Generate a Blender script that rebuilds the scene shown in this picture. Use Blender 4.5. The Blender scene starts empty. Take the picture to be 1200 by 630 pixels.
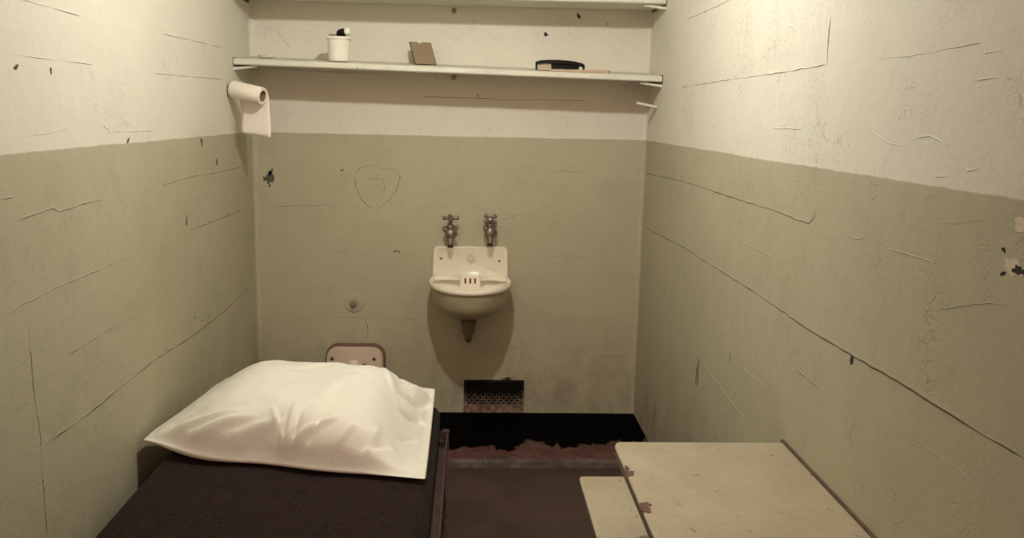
import bpy, bmesh, math, random, base64
from mathutils import Vector, Matrix, noise

# ---------------------------------------------------------------- camera
scene = bpy.context.scene
COL = scene.collection
cam = bpy.data.cameras.new('camera')
cam.sensor_fit = 'HORIZONTAL'; cam.sensor_width = 36.0; cam.lens = 31.713
cam.clip_start = .05
cam_o = bpy.data.objects.new('camera', cam); COL.objects.link(cam_o)
R_ = Vector((0.99878479, -0.04409809, 0.02200668)); U_ = Vector((-0.01416677, 0.1707906, 0.9852055)); F_ = Vector((0.04720422, 0.98432003, -0.16995832))
M = Matrix((R_, U_, -F_)).transposed().to_4x4(); M.translation = Vector((0.07683, -3.53303, 1.23637))
cam_o.matrix_world = M
scene.camera = cam_o

# ---------------------------------------------------------------- light and exposure
scene.view_settings.view_transform = 'Standard'; scene.view_settings.look = 'None'
scene.view_settings.gamma = 1; scene.view_settings.use_curve_mapping = False
scene.view_settings.exposure = 0.5
LAMP = Vector((.05, -1.52, 1.93)); LAMP_AXIS = Vector((0, .52, -.85)).normalized(); LAMP_STRENGTH = 740; LAMP_COLOR = (1.0, .985, .91)
# dim cellblock around the cell, plus a fill lobe added at the open front for the back wall
world = bpy.data.worlds.new('world'); scene.world = world; world.use_nodes = True
_t = world.node_tree; _b = _t.nodes['Background']
_c = _t.nodes.new('ShaderNodeTexCoord'); _d = _t.nodes.new('ShaderNodeVectorMath'); _d.operation = 'DOT_PRODUCT'
_t.links.new(_c.outputs['Generated'], _d.inputs[0]); _d.inputs[1].default_value = (0, -.965, .262)
_m = _t.nodes.new('ShaderNodeMapRange'); _m.interpolation_type = 'SMOOTHSTEP'
_t.links.new(_d.outputs['Value'], _m.inputs[0])
for _i, _v in ((1, .80), (2, .96), (3, .11), (4, 1.0)): _m.inputs[_i].default_value = _v
_b.inputs[0].default_value = (1.0, .60, .44, 1)
_t.links.new(_m.outputs[0], _b.inputs[1])

# ---------------------------------------------------------------- helpers
rnd = random.Random(7)
def tag(o, label=None, cat=None, group=None, kind=None):
    if label: o['label'] = label
    if cat: o['category'] = cat
    if group: o['group'] = group
    if kind: o['kind'] = kind
    return o
def thing(name, loc, label, cat, group=None, rz=0):
    o = bpy.data.objects.new(name, None); COL.objects.link(o); o.empty_display_size = .05
    o.location = loc; o.rotation_euler = (0, 0, rz)
    return tag(o, label, cat, group)
def obj(name, bm, mats, parent=None, smooth=True, angle=35, bevel=0, seg=2, loc=None):
    """link a bmesh given in world coordinates (or local to loc) as ONE mesh object"""
    if bevel:
        es = [e for e in bm.edges if len(e.link_faces) == 2 and e.calc_face_angle(0) > math.radians(30)]
        bmesh.ops.bevel(bm, geom=es, offset=bevel, segments=seg, profile=.5, affect='EDGES', clamp_overlap=True)
    bmesh.ops.recalc_face_normals(bm, faces=bm.faces)
    if loc is not None: bm.transform(Matrix.Translation(-Vector(loc)))
    elif parent is not None:
        pm = Matrix.Translation(parent.location) @ parent.rotation_euler.to_matrix().to_4x4()
        if parent.parent: pm = Matrix.Translation(parent.parent.location) @ pm
        bm.transform(pm.inverted())
    me = bpy.data.meshes.new(name); bm.to_mesh(me); bm.free()
    for m in (mats if isinstance(mats, (list, tuple)) else [mats]): me.materials.append(m)
    if smooth:
        for p in me.polygons: p.use_smooth = True
        me.set_sharp_from_angle(angle=math.radians(angle))
    o = bpy.data.objects.new(name, me); COL.objects.link(o)
    if parent is not None: o.parent = parent
    if loc is not None: o.location = loc
    return o
def box(bm, x0, x1, y0, y1, z0, z1, mat=0):
    v = [bm.verts.new((x, y, z)) for x in (x0, x1) for y in (y0, y1) for z in (z0, z1)]
    for f in ((0,1,3,2), (4,6,7,5), (0,4,5,1), (2,3,7,6), (0,2,6,4), (1,5,7,3)):
        bm.faces.new([v[i] for i in f]).material_index = mat
    return v
def hexa(bm, pts, mat=0):
    """8 points: bottom 4 then top 4, both the same way round"""
    v = [bm.verts.new(p) for p in pts]
    for f in ((3,2,1,0), (4,5,6,7), (0,1,5,4), (1,2,6,5), (2,3,7,6), (3,0,4,7)):
        bm.faces.new([v[i] for i in f]).material_index = mat
    return v
def loft(bm, rings, cap0=True, cap1=True, mat=0, close=True):
    rs = [[bm.verts.new(p) for p in r] for r in rings]
    n = len(rs[0])
    for a, b in zip(rs, rs[1:]):
        for i in range(n if close else n-1):
            j = (i+1) % n
            bm.faces.new((a[i], a[j], b[j], b[i])).material_index = mat
    if cap0: bm.faces.new(rs[0][::-1]).material_index = mat
    if cap1: bm.faces.new(rs[-1]).material_index = mat
    return rs
def frame(d):
    d = d.normalized(); a = Vector((0,0,1)) if abs(d.z) < .9 else Vector((1,0,0))
    u = d.cross(a).normalized(); return u, d.cross(u).normalized()
def lathe(bm, base, axis, prof, n=32, mat=0, caps=(True, True)):
    """prof: (distance along axis, radius)"""
    base = Vector(base); axis = Vector(axis).normalized(); u, w = frame(axis)
    rings = [[base + axis*h + (u*math.cos(t) + w*math.sin(t))*max(r, 1e-4) for t in (2*math.pi*k/n for k in range(n))] for h, r in prof]
    return loft(bm, rings, caps[0], caps[1], mat)
def tube(bm, pts, r, n=12, mat=0, smooth=0):
    pts = [Vector(p) for p in pts]
    for _ in range(smooth):
        q = [pts[0]]
        for a, b in zip(pts, pts[1:]): q += [a*.75+b*.25, a*.25+b*.75]
        pts = q + [pts[-1]]
    rings = []; u = None
    for i, p in enumerate(pts):
        d = (pts[min(i+1, len(pts)-1)] - pts[max(i-1, 0)]).normalized()
        if u is None: u, w = frame(d)
        else: u = (u - d*u.dot(d)).normalized(); w = d.cross(u)
        rr = r[i] if isinstance(r, (list, tuple)) else r
        rings.append([p + (u*math.cos(t) + w*math.sin(t))*rr for t in (2*math.pi*k/n for k in range(n))])
    loft(bm, rings, True, True, mat)
def rrect(x0, x1, z0, z1, r, n=6, rb=None):
    """rounded rectangle outline in (x,z); rb = radius of the two lower corners"""
    rb = r if rb is None else rb; out = []
    for cx, cz, a0, q in ((x1-r, z1-r, 0, r), (x0+r, z1-r, 90, r), (x0+rb, z0+rb, 180, rb), (x1-rb, z0+rb, 270, rb)):
        for k in range(n+1):
            a = math.radians(a0 + 90*k/n); out.append((cx + q*math.cos(a), cz + q*math.sin(a)))
    return out

# ---------------------------------------------------------------- materials
class NT:
    def __init__(s, name):
        s.m = bpy.data.materials.new(name); s.m.use_nodes = True; s.t = s.m.node_tree; s.n = s.t.nodes
        s.b = s.n['Principled BSDF']
    def add(s, typ, **kw):
        n = s.n.new(typ)
        for k, v in kw.items():
            if k.startswith('i_'):
                key = k[2:]; key = int(key) if key.isdigit() else key.replace('_', ' ')
                s.set(n.inputs[key], v)
            else: setattr(n, k, v)
        return n
    def set(s, sock, v):
        if isinstance(v, bpy.types.NodeSocket): s.t.links.new(v, sock)
        elif isinstance(v, bpy.types.Node): s.t.links.new(v.outputs[0], sock)
        else: sock.default_value = v
    def pos(s):
        if not hasattr(s, '_p'): s._p = s.add('ShaderNodeNewGeometry').outputs['Position']
        return s._p
    def obj_co(s):
        if not hasattr(s, '_o'): s._o = s.add('ShaderNodeTexCoord').outputs['Object']
        return s._o
    def noise(s, scale, detail=4, rough=.6, co=None, stretch=None, dist=0):
        co = co or s.pos()
        if stretch: co = s.add('ShaderNodeMapping', i_Vector=co, i_Scale=stretch).outputs[0]
        return s.add('ShaderNodeTexNoise', i_Vector=co, i_Scale=scale, i_Detail=detail, i_Roughness=rough, i_Distortion=dist).outputs[0]
    def vor(s, scale, feature='DISTANCE_TO_EDGE', co=None):
        return s.add('ShaderNodeTexVoronoi', feature=feature, i_Vector=co or s.pos(), i_Scale=scale).outputs[0]
    def ramp(s, v, lo, hi, a=0.0, b=1.0):
        n = s.add('ShaderNodeMapRange', i_0=v); n.clamp = True
        for i, x in enumerate((lo, hi, a, b)): s.set(n.inputs[i+1], x)
        return n.outputs[0]
    def math(s, op, a, b=0.0):
        n = s.add('ShaderNodeMath', operation=op); s.set(n.inputs[0], a); s.set(n.inputs[1], b); return n.outputs[0]
    def mix(s, f, a, b, mode='MIX'):
        n = s.add('ShaderNodeMix', data_type='RGBA', blend_type=mode)
        s.set(n.inputs[0], f)
        for k, v in ((6, a), (7, b)): s.set(n.inputs[k], (*v, 1) if isinstance(v, tuple) and len(v) == 3 else v)
        return n.outputs[2]
    def z(s): return s.add('ShaderNodeSeparateXYZ', i_0=s.pos()).outputs[2]
    def xyz(s): return s.add('ShaderNodeSeparateXYZ', i_0=s.pos()).outputs
    def bump(s, h, dist=.002, strength=1.0, normal=None):
        n = s.add('ShaderNodeBump', i_Height=h); n.inputs['Distance'].default_value = dist; n.inputs['Strength'].default_value = strength
        if normal is not None: s.set(n.inputs['Normal'], normal)
        return n.outputs[0]
    def out(s, color=None, rough=.6, bump=None, metal=0, spec=.4, **kw):
        if color is not None: s.set(s.b.inputs['Base Color'], (*color, 1) if isinstance(color, tuple) and len(color) == 3 else color)
        s.set(s.b.inputs['Roughness'], rough); s.set(s.b.inputs['Metallic'], metal); s.set(s.b.inputs['Specular IOR Level'], spec)
        if bump is not None: s.set(s.b.inputs['Normal'], bump)
        for k, v in kw.items(): s.set(s.b.inputs[k.replace('_', ' ')], v)
        return s.m

CREAM = (.72, .685, .58); OLIVE = (.46, .425, .30)
def wall_paint(name, crackle=.3):
    t = NT(name)
    wob = t.noise(3, 2); fine = t.noise(40, 3)
    zz = t.math('ADD', t.z(), t.math('ADD', t.ramp(wob, 0, 1, -.004, .004), t.ramp(fine, 0, 1, -.003, .003)))
    up = t.ramp(zz, 1.1425, 1.1455)
    big = t.noise(1.6, 5, .6); mid = t.noise(9, 6, .7); sp = t.noise(150, 2, .5)
    cr = t.mix(t.ramp(big, .35, .7), CREAM, (.68, .64, .535))
    cr = t.mix(t.ramp(mid, .55, .75, 0, .35), cr, (.61, .58, .48))
    ol = t.mix(t.ramp(big, .35, .7), OLIVE, (.42, .385, .265))
    ol = t.mix(t.ramp(mid, .5, .75, 0, .5), ol, (.36, .32, .215))
    drag = t.noise(6, 5, .65, stretch=(1, 1, 7))
    ol = t.mix(t.ramp(drag, .58, .75, 0, .25), ol, (.30, .265, .175))
    c = t.mix(up, ol, cr)
    # scuffed dirt close to the floor
    dirt = t.math('MULTIPLY', t.ramp(t.z(), .05, .45, 1, 0), t.ramp(t.noise(7, 6, .7, stretch=(1, 1, .6)), .42, .68))
    c = t.mix(t.math('MULTIPLY', dirt, .6), c, (.15, .115, .075))
    c = t.mix(t.ramp(sp, .68, .76, 0, .45), c, (.22, .17, .11))
    wx = t.add('ShaderNodeVectorMath', operation='ADD', i_0=t.pos())
    t.set(wx.inputs[1], t.add('ShaderNodeVectorMath', operation='SCALE', i_0=t.add('ShaderNodeTexNoise', i_Vector=t.pos(), i_Scale=7.0, i_Detail=4.0).outputs[1], i_Scale=.16).outputs[0])
    ck = t.ramp(t.vor(42, co=wx.outputs[0]), 0, .05, 1, 0)
    ckm = t.ramp(t.noise(5.5, 6, .7), .50, .62)
    crk = t.math('MULTIPLY', ck, ckm)
    c = t.mix(t.math('MULTIPLY', crk, crackle*.8), c, (.30, .25, .17))
    h = t.math('ADD', t.math('MULTIPLY', t.noise(28, 6, .65), .9), t.math('MULTIPLY', t.noise(5, 4, .6), 2.2))
    h = t.math('SUBTRACT', h, t.math('MULTIPLY', crk, crackle*.9))
    return t.out(c, rough=.62, bump=t.bump(h, .003, .6), spec=.3)
M_WALL = wall_paint('painted_concrete', .35)
M_WALL_R = wall_paint('painted_concrete_crackled', .6)
def simple(name, col, rough=.5, metal=0, var=.12, scale=40, bump=.0, spec=.4, dist=.001):
    t = NT(name); n = t.noise(scale, 5, .65)
    c = t.mix(t.ramp(n, .35, .7), tuple(x*(1-var) for x in col), tuple(min(1, x*(1+var)) for x in col))
    return t.out(c, rough, t.bump(n, dist, bump) if bump else None, metal, spec)
M_CRACK = simple('crack_dirt', (.10, .075, .05), .9)
M_CHIP = simple('chipped_dark', (.035, .028, .022), .9)
M_CHIP_G = simple('chipped_greenish', (.095, .10, .07), .9)
M_CHIP_P = simple('plaster_patch', (.66, .56, .44), .8, bump=.5, scale=60)
M_HOLE = simple('hole_dark', (.006, .005, .005), .95)
M_STAIN = simple('brown_stain', (.30, .26, .175), .8)
def worn_cream(name, base=(.70, .69, .58)):
    t = NT(name); n = t.noise(14, 6, .7, stretch=(.25, 1, 1)); s = t.noise(70, 3, .6)
    c = t.mix(t.ramp(n, .4, .7), base, tuple(x*.82 for x in base))
    c = t.mix(t.ramp(s, .68, .76, 0, .7), c, (.20, .13, .08))
    return t.out(c, .5, t.bump(n, .002, .5))
M_SHELF = worn_cream('shelf_paint')
M_SHELF_END = simple('shelf_end_gap_shade', (.14, .085, .055), .8)
M_PORC = simple('porcelain', (.82, .77, .64), .16, var=.03, scale=12, spec=.6)
M_PORC_OLIVE = simple('olive_basin_underside', (.36, .325, .21), .35, var=.08, scale=12, spec=.5)  # darker olive than the rest of the basin
M_PORC_PINK = simple('toilet_enamel', (.62, .49, .40), .35, var=.05, scale=18, spec=.5)
M_GAP = simple('reddish_gap_shade', (.17, .095, .075), .8)
M_TAP = simple('tarnished_metal', (.27, .22, .19), .38, .75, var=.3, scale=60, bump=.3)
M_PIPE = simple('olive_pipe', (.13, .11, .075), .5, var=.15)
M_SLOT = simple('rust_slot', (.16, .035, .02), .7)
M_WHITE = simple('cup_enamel', (.80, .765, .66), .3, var=.04)
M_PAPER = simple('tissue_paper', (.84, .78, .68), .9, var=.03, scale=90, bump=.3)
M_CARD = simple('cardboard_core', (.30, .17, .12), .9)
M_BLACK = simple('black_plastic', (.005, .004, .004), .5, var=.3, spec=.15)
M_TAN = simple('tan_wood', (.46, .35, .24), .6)
M_BROWN = simple('brown_soap', (.33, .22, .17), .6)
M_IRON = simple('dark_iron', (.05, .032, .028), .45, .4, var=.35, scale=30, bump=.3)
M_RAIL = simple('bed_rail_paint', (.095, .058, .048), .5, .2, var=.25, scale=25, bump=.3)
M_REDBROWN = simple('red_brown_primer', (.16, .085, .07), .8, var=.25)
RIDGES_R=[(2.6,[(-.027,1.017),(-.645,1.033),(-1.222,1.032),(-1.526,1.034),(-1.689,1.03),(-1.752,1.03),(-1.781,1.047),(-1.777,1.064)]),(3,[(-.079,.809),(-.693,.826),(-1.04,.826),(-1.306,.827),(-1.541,.826),(-1.778,.821),(-2.009,.825),(-2.204,.83),(-2.313,.83),(-2.417,.83),(-2.511,.833)]),(1.2,[(-1.205,.933),(-1.549,.928)]),(1.8,[(-.318,.507),(-.824,.519),(-1.062,.525),(-1.347,.508),(-1.55,.501)]),(1.6,[(-1.745,.723),(-1.922,.725)]),(1.4,[(-.562,1.332),(-1.123,1.337),(-1.528,1.338),(-1.78,1.342)]),(1.2,[(-1.78,1.342),(-1.778,1.383),(-1.782,1.432)]),(1.2,[(-.584,1.543),(-.932,1.544),(-1.076,1.546)]),(1.2,[(-1.986,1.342),(-2.038,1.338),(-2.166,1.338),(-2.231,1.342),(-2.315,1.343),(-2.328,1.328),(-2.369,1.33)]),(1.5,[(-2.149,1.242),(-2.155,1.233),(-2.167,1.227)]),(1.3,[(-2.222,1.157),(-2.267,1.16)]),(1.5,[(-2.043,.945),(-2.065,.928)]),(1.1,[(-2.278,.968),(-2.362,.994),(-2.404,1.005),(-2.449,1.011)]),(1,[(-2.098,1.031),(-2.188,1.033),(-2.265,1.032)]),(1.2,[(-2.011,1.006),(-2.082,1.015)]),(1.1,[(-1.929,1.031),(-1.985,1.03),(-2.028,1.039)]),(1,[(-2.296,.941),(-2.395,.942)]),(1.2,[(-1.874,1.013),(-1.914,1.01)]),(1,[(-1.486,1.216),(-1.679,1.216)]),(1,[(-1.671,1.232),(-1.681,1.206)]),(1,[(-2.124,1.207),(-2.203,1.216),(-2.255,1.205)]),(1,[(-2.304,1.293),(-2.365,1.295)]),(1,[(-1.997,1.225),(-2.066,1.201),(-2.126,1.198)]),(1,[(-2.282,1.182),(-2.318,1.172),(-2.348,1.177)]),(1,[(-2.203,1.088),(-2.299,1.097),(-2.381,1.112)]),(1,[(-1.387,.626),(-1.583,.632)]),(1,[(-2.269,.76),(-2.366,.762),(-2.432,.756)])]
RIDGES_L=[(1.4,[(-1.765,1.423),(-1.67,1.423),(-1.502,1.42)]),(1.2,[(-.988,1.426),(-.698,1.43),(-.321,1.43)]),(1.2,[(-1.823,1.321),(-1.684,1.321),(-1.449,1.321)]),(1.2,[(-1.062,1.319),(-.737,1.323),(-.387,1.327)]),(1.6,[(-1.89,1.064),(-1.832,1.064)]),(2,[(-1.832,1.02),(-1.751,1.025),(-1.689,1.028),(-1.664,1.018),(-1.535,1.023),(-1.424,1.022)]),(1.8,[(-1.04,1.023),(-.782,1.028),(-.476,1.021),(-.144,1.024)]),(2.2,[(-.802,.871),(-.546,.867),(-.162,.865)]),(1.6,[(-1.92,.855),(-1.828,.863),(-1.645,.868),(-1.325,.867)]),(1.8,[(-1.666,.718),(-1.509,.719),(-1.271,.716)]),(3,[(-1.791,.568),(-1.602,.56),(-1.366,.565),(-1.147,.566),(-.834,.549),(-.48,.547),(-.105,.56)]),(1.4,[(-1.818,.821),(-1.82,.69),(-1.805,.595),(-1.807,.502),(-1.806,.384)]),(1.2,[(-1.526,.66),(-1.463,.658)]),(1.2,[(-1.508,.528),(-1.424,.532)]),(1,[(-1.781,1.173),(-1.675,1.177),(-1.597,1.186)]),(1,[(-1.445,1.183),(-1.415,1.188),(-1.374,1.17)]),(1,[(-1.373,1.172),(-1.088,1.17)]),(1,[(-1.97,.51),(-1.923,.521)]),(1,[(-1.806,.384),(-1.779,.388)])]
RIDGES_B=[(1.2,[(-.708,.858),(-.578,.866),(-.442,.868),(-.369,.859),(-.338,.858)]),(2,[(-.373,.99),(-.368,.944),(-.349,.896),(-.316,.862),(-.286,.857),(-.243,.887),(-.213,.93),(-.197,.984),(-.211,1.01),(-.263,1.013),(-.311,1.028),(-.352,1.012),(-.373,.99)]),(1.2,[(-.342,.964),(-.306,.976),(-.263,.973),(-.253,.936),(-.286,.912),(-.326,.918)]),(1.2,[(-.531,.422),(-.426,.42),(-.318,.423),(-.213,.419),(-.125,.417)]),(2,[(-.352,.442),(-.334,.412),(-.325,.386),(-.326,.323)]),(1.1,[(.393,.274),(.566,.272),(.724,.274)]),(2,[(-.119,1.292),(.067,1.29),(.138,1.29),(.186,1.286),(.34,1.29),(.516,1.29)]),(1,[(.076,.883),(.154,.844)]),(1,[(.195,.818),(.252,.838),(.338,.854)]),(1,[(.222,.81),(.239,.76)]),(1,[(-.08,.813),(-.037,.823)]),(1,[(.337,.412),(.457,.424),(.596,.422)]),(1,[(.328,.083),(.538,.091),(.749,.093)]),(1,[(-.677,1.384),(-.484,1.376),(-.259,1.375)]),(1.2,[(-.23,.701),(-.203,.685)]),(1,[(-.724,.741),(-.609,.739)]),(1,[(-.243,.636),(-.217,.627)]),(1,[(.381,.68),(.552,.676)]),(1,[(-.667,1.541),(-.639,1.495),(-.602,1.449)]),(1,[(.371,1.018),(.573,1.012)]),(1,[(-.666,.355),(-.565,.359)])]
# ================================================================ STRUCTURE
def struct(name, bm, m, **kw):
    return tag(obj(name, bm, m, **kw), kind='structure')
H = 2.13; FRONT = -2.74
def cr(pts, n=6):
    """resample a polyline with slight waver"""
    out = []
    for a, b in zip(pts, pts[1:]):
        L = math.dist(a, b); k = max(1, int(L/.022))
        for i in range(k): out.append((a[0]+(b[0]-a[0])*i/k, a[1]+(b[1]-a[1])*i/k))
    out.append(pts[-1])
    return [(x + noise.noise(Vector((x*40, y*40, 1)))*.0022, y + noise.noise(Vector((x*40, y*40, 9)))*.0022) for x, y in out]
def ridge(bm, w, pts, P, nrm):
    """formwork seam in the concrete: raised paint lip above, dirt-filled crack below"""
    pts = cr(pts); w = w*.00088; nrm = Vector(nrm)
    rows = []
    for i, p in enumerate(pts):
        a = pts[max(0, i-1)]; b = pts[min(len(pts)-1, i+1)]
        dx, dy = b[0]-a[0], b[1]-a[1]; L = math.hypot(dx, dy) or 1
        px, py = -dy/L, dx/L
        if py < 0 or (abs(py) < .2 and px < 0): px, py = -px, -py
        g = max(.55 if w > .0017 else .12, noise.noise(Vector((p[0]*16, p[1]*16, w*9e3)))*1.3 + .85)
        g = min(g, 1.25)
        if i in (0, len(pts)-1): g *= .15
        ww = w*g
        q = lambda s, h: Vector(P(p[0]+px*s, p[1]+py*s)) + nrm*h
        rows.append([bm.verts.new(q(s, h)) for s, h in ((ww*2.2, .0001), (ww*.55, .0007*g+.0002), (-ww*.55, .0002), (-ww*2.0, .00035))])
    for a, b in zip(rows, rows[1:]):
        for k, m in ((0, 0), (1, 1), (2, 0)):
            bm.faces.new((a[k], a[k+1], b[k+1], b[k])).material_index = m
def spot(bm, c, rx, ry, P, nrm, mat, seed, n=22, thick=.0006, rough=.35, rot=0):
    """an irregular chip or patch of its own colour in the paint"""
    vs = []; nrm = Vector(nrm)
    for k in range(n):
        t = 2*math.pi*k/n
        r = 1 + rough*noise.noise(Vector((math.cos(t)*1.6, math.sin(t)*1.6, seed*3.7)))*2
        x, y = rx*r*math.cos(t), ry*r*math.sin(t)
        x, y = x*math.cos(rot)-y*math.sin(rot), x*math.sin(rot)+y*math.cos(rot)
        vs.append(Vector(P(c[0]+x, c[1]+y)))
    a = [bm.verts.new(v + nrm*thick) for v in vs]; b = [bm.verts.new(v - nrm*.0005) for v in vs]
    bm.faces.new(a).material_index = mat
    for i in range(n): bm.faces.new((b[i], b[(i+1) % n], a[(i+1) % n], a[i])).material_index = mat
WM = [M_WALL, M_CRACK, M_CHIP, M_CHIP_G, M_CHIP_P, M_STAIN]
PB = lambda a, b: (a, 0, b); NB = (0, -1, 0)
PR = lambda a, b: (.76, a, b); NR = (-1, 0, 0)
PL = lambda a, b: (-.76, a, b); NL = (1, 0, 0)
# back wall, with the vent opening left free
VX0, VX1, VZ0, VZ1 = .068, .300, .066, .160
bm = bmesh.new()
box(bm, -.86, VX0, 0, .12, 0, H); box(bm, VX1, .86, 0, .12, 0, H)
box(bm, VX0, VX1, 0, .12, 0, VZ0); box(bm, VX0, VX1, 0, .12, VZ1, H)
for w, p in RIDGES_B: ridge(bm, w, p, PB, NB)
for i, (x, z, rx, rz, m, ro) in enumerate([(-.700, .971, .016, .026, 3, .2), (-.716, .967, .008, .010, 3, 0), (-.700, .94, .004, .006, 1, 0), (-.694, .992, .005, .012, 3, -.5),
        (.478, 1.606, .006, .009, 2, .4), (.482, 1.601, .004, .004, 2, 0), (.357, 1.533, .008, .005, 2, .3), (.354, 1.539, .004, .007, 2, 0),
        (-.088, 1.487, .004, .004, 2, 0), (-.217, .691, .009, .003, 1, .6), (-.203, .689, .005, .003, 1, 0), (.237, .174, .022, .006, 2, .1), (.262, .176, .009, .005, 5, 0),
        (.591, 1.58, .002, .004, 1, 0), (-.420, 1.005, .008, .004, 1, .5), (.10, 1.30, .002, .005, 1, .3), (-.714, .875, .002, .002, 4, 0)]):
    spot(bm, (x, z), rx, rz, PB, NB, m, i+1, rot=ro)
struct('wall_back', bm, WM)
bm = bmesh.new(); box(bm, .76, .86, FRONT, 0, 0, H)
for w, p in RIDGES_R: ridge(bm, w, p, PR, NR)
for i, (y, z, ry, rz, m, ro) in enumerate([(-2.004, .817, .006, .010, 2, .5), (-.97, .493, .012, .040, 5, 0), (-.955, .475, .008, .03, 5, .2), (-.40, .17, .010, .05, 5, .1), (-.52, .13, .008, .03, 5, 0),
        (-1.28, .62, .004, .015, 5, 0), (-2.452, 1.117, .018, .0085, 4, 0), (-2.445, 1.060, .022, .011, 4, .1), (-2.420, 1.078, .005, .003, 2, .4), (-2.424, 1.0475, .005, .003, 2, -.3)]):
    spot(bm, (y, z), ry, rz, PR, NR, m, i+31, rot=ro)
spot(bm, (-2.456, 1.058), .010, .006, PR, NR, 2, 77, thick=.0012); spot(bm, (-2.462, 1.121), .005, .002, PR, NR, 2, 78, thick=.0012)
struct('wall_right', bm, [M_WALL_R] + WM[1:])
bm = bmesh.new(); box(bm, -.86, -.76, FRONT, 0, 0, H)
for w, p in RIDGES_L: ridge(bm, w, p, PL, NL)
for i, (y, z, ry, rz, m, ro) in enumerate([(-.665, 1.131, .008, .008, 2, 0), (-.662, 1.122, .004, .008, 2, 0), (-.503, 1.056, .006, .010, 2, .2), (-.838, .908, .006, .012, 5, 0), (-.845, .90, .003, .010, 1, 0), (-.84, .893, .004, .003, 2, 0),
        (-.80, .60, .003, .003, 2, 0), (-.73, .575, .003, .003, 1, 0), (-.66, .57, .003, .003, 1, 0), (-1.66, 1.30, .004, .006, 1, 0), (-1.80, 1.30, .010, .004, 1, .3), (-1.27, 1.15, .012, .004, 1, .4)]):
    spot(bm, (y, z), ry, rz, PL, NL, m, i+61, rot=ro)
struct('wall_left', bm, WM)
bm = bmesh.new(); box(bm, -.86, .86, FRONT, .12, H, H+.1)
struct('ceiling', bm, simple('ceiling_paint', (.68, .62, .46), .7, bump=.3, scale=20))
# floor: worn brown paint over cement
t = NT('floor_paint'); n1 = t.noise(3, 6, .65); n2 = t.noise(22, 5, .7); n3 = t.noise(120, 2)
c = t.mix(t.ramp(n1, .35, .68), (.052, .028, .023), (.080, .047, .038))
c = t.mix(t.ramp(n2, .45, .75, 0, .5), c, (.042, .024, .020)); c = t.mix(t.ramp(n3, .65, .75, 0, .4), c, (.02, .012, .01))
m = t.out(c, t.ramp(n1, .3, .7, .45, .65), t.bump(n2, .002, .5), spec=.35)
bm = bmesh.new(); box(bm, -.86, .86, FRONT-1.6, .12, -.1, 0); struct('floor', bm, m)
# raised concrete strip along the back wall, black paint worn through at the front
t = NT('worn_black_paint'); xyz = t.xyz()
edge = t.math('ADD', xyz[1], t.math('ADD', t.ramp(t.noise(6, 3, .6, stretch=(1, .3, 1)), .3, .7, -.10, .10), t.ramp(t.noise(26, 5, .7), .3, .7, -.035, .035)))
red = t.mix(t.ramp(t.noise(18, 6, .7), .38, .68), (.065, .027, .024), (.14, .066, .056))
red = t.mix(t.ramp(t.noise(75, 3, .6), .64, .72), red, (.33, .21, .16))
red = t.mix(t.ramp(t.noise(11, 5, .75), .56, .62, 0, .9), red, (.012, .010, .009))
f = t.ramp(edge, -.345, -.332)
c = t.mix(f, red, (.0008, .0007, .0007))
fr = t.mix(t.ramp(t.noise(14, 5, .7), .4, .66), (.06, .042, .035), (.15, .105, .085))
c = t.mix(t.ramp(xyz[1], -.497, -.489, 1, 0), c, fr)
m = t.out(c, t.ramp(f, 0, 1, .55, .7), t.bump(t.noise(24, 5, .7), .004, .7), spec=t.ramp(f, 0, 1, .25, .03))
bm = bmesh.new(); v = []
N = 60; top = []; 
prof = [(0, .03), (-.488, .030), (-.500, .026), (-.506, .016), (-.512, 0)]
rows = []
for k in range(N+1):
    x = -.76 + 1.52*k/N; w_ = noise.noise(Vector((x*9, 3, 1)))*.006 + noise.noise(Vector((x*45, 3, 1)))*.002
    rows.append([bm.verts.new((x, y + (w_ if y < -.1 else 0), z)) for y, z in prof])
for a, b in zip(rows, rows[1:]):
    for i in range(len(prof)-1): bm.faces.new((a[i], a[i+1], b[i+1], b[i]))
bmesh.ops.contextual_create(bm, geom=[])
for r in (rows[0], rows[-1]):
    q = bm.verts.new((r[0].co.x, 0, 0)); bm.faces.new(r + [q])
struct('trim_1', bm, m, angle=50)
# plaster coves in the two back corners
for i, s in enumerate((-1, 1)):
    bm = bmesh.new(); R0 = .016; rows = []
    for k in range(61):
        z = .031 + (H-.032)*k/60; rr = R0*(1 + .5*noise.noise(Vector((s*3, 1, z*7))))
        rows.append([bm.verts.new((s*(.76 - rr*(1-math.sin(a))), -rr*(1-math.cos(a)), z)) for a in (math.pi/2*j/5 for j in range(6))])
    for a, b in zip(rows, rows[1:]):
        for j in range(5): bm.faces.new((a[j], a[j+1], b[j+1], b[j]))
    o = struct('trim_%d' % (i+2), bm, M_WALL, angle=60)

# ================================================================ BED
bed = thing('bed', (-.36, -1.8, 0), 'narrow iron cot with dark painted rails standing along the left wall', 'bed')
BX0, BX1, BY0, BY1 = -.742, .018, -2.70, -.875
bm = bmesh.new()                                       # angle iron frame
def angle_iron(bm, x0, x1, y0, y1, z, side):           # flat flange on top + upright flange
    box(bm, x0, x1, y0, y1, z-.004, z)
for (x0, x1, y0, y1) in ((BX1-.004, BX1, BY0, BY1), (BX0, BX0+.004, BY0, BY1), (BX0+.004, BX1-.004, BY1-.004, BY1), (BX0+.004, BX1-.004, BY0, BY0+.004)):
    box(bm, x0, x1, y0, y1, .225, .268)
for (x0, x1, y0, y1) in ((BX1-.034, BX1-.004, BY0+.004, BY1-.004), (BX0+.004, BX0+.034, BY0+.004, BY1-.004)):
    box(bm, x0, x1, y0, y1, .225, .229)
obj('side_frame', bm, M_RAIL, bed, smooth=False)
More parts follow.
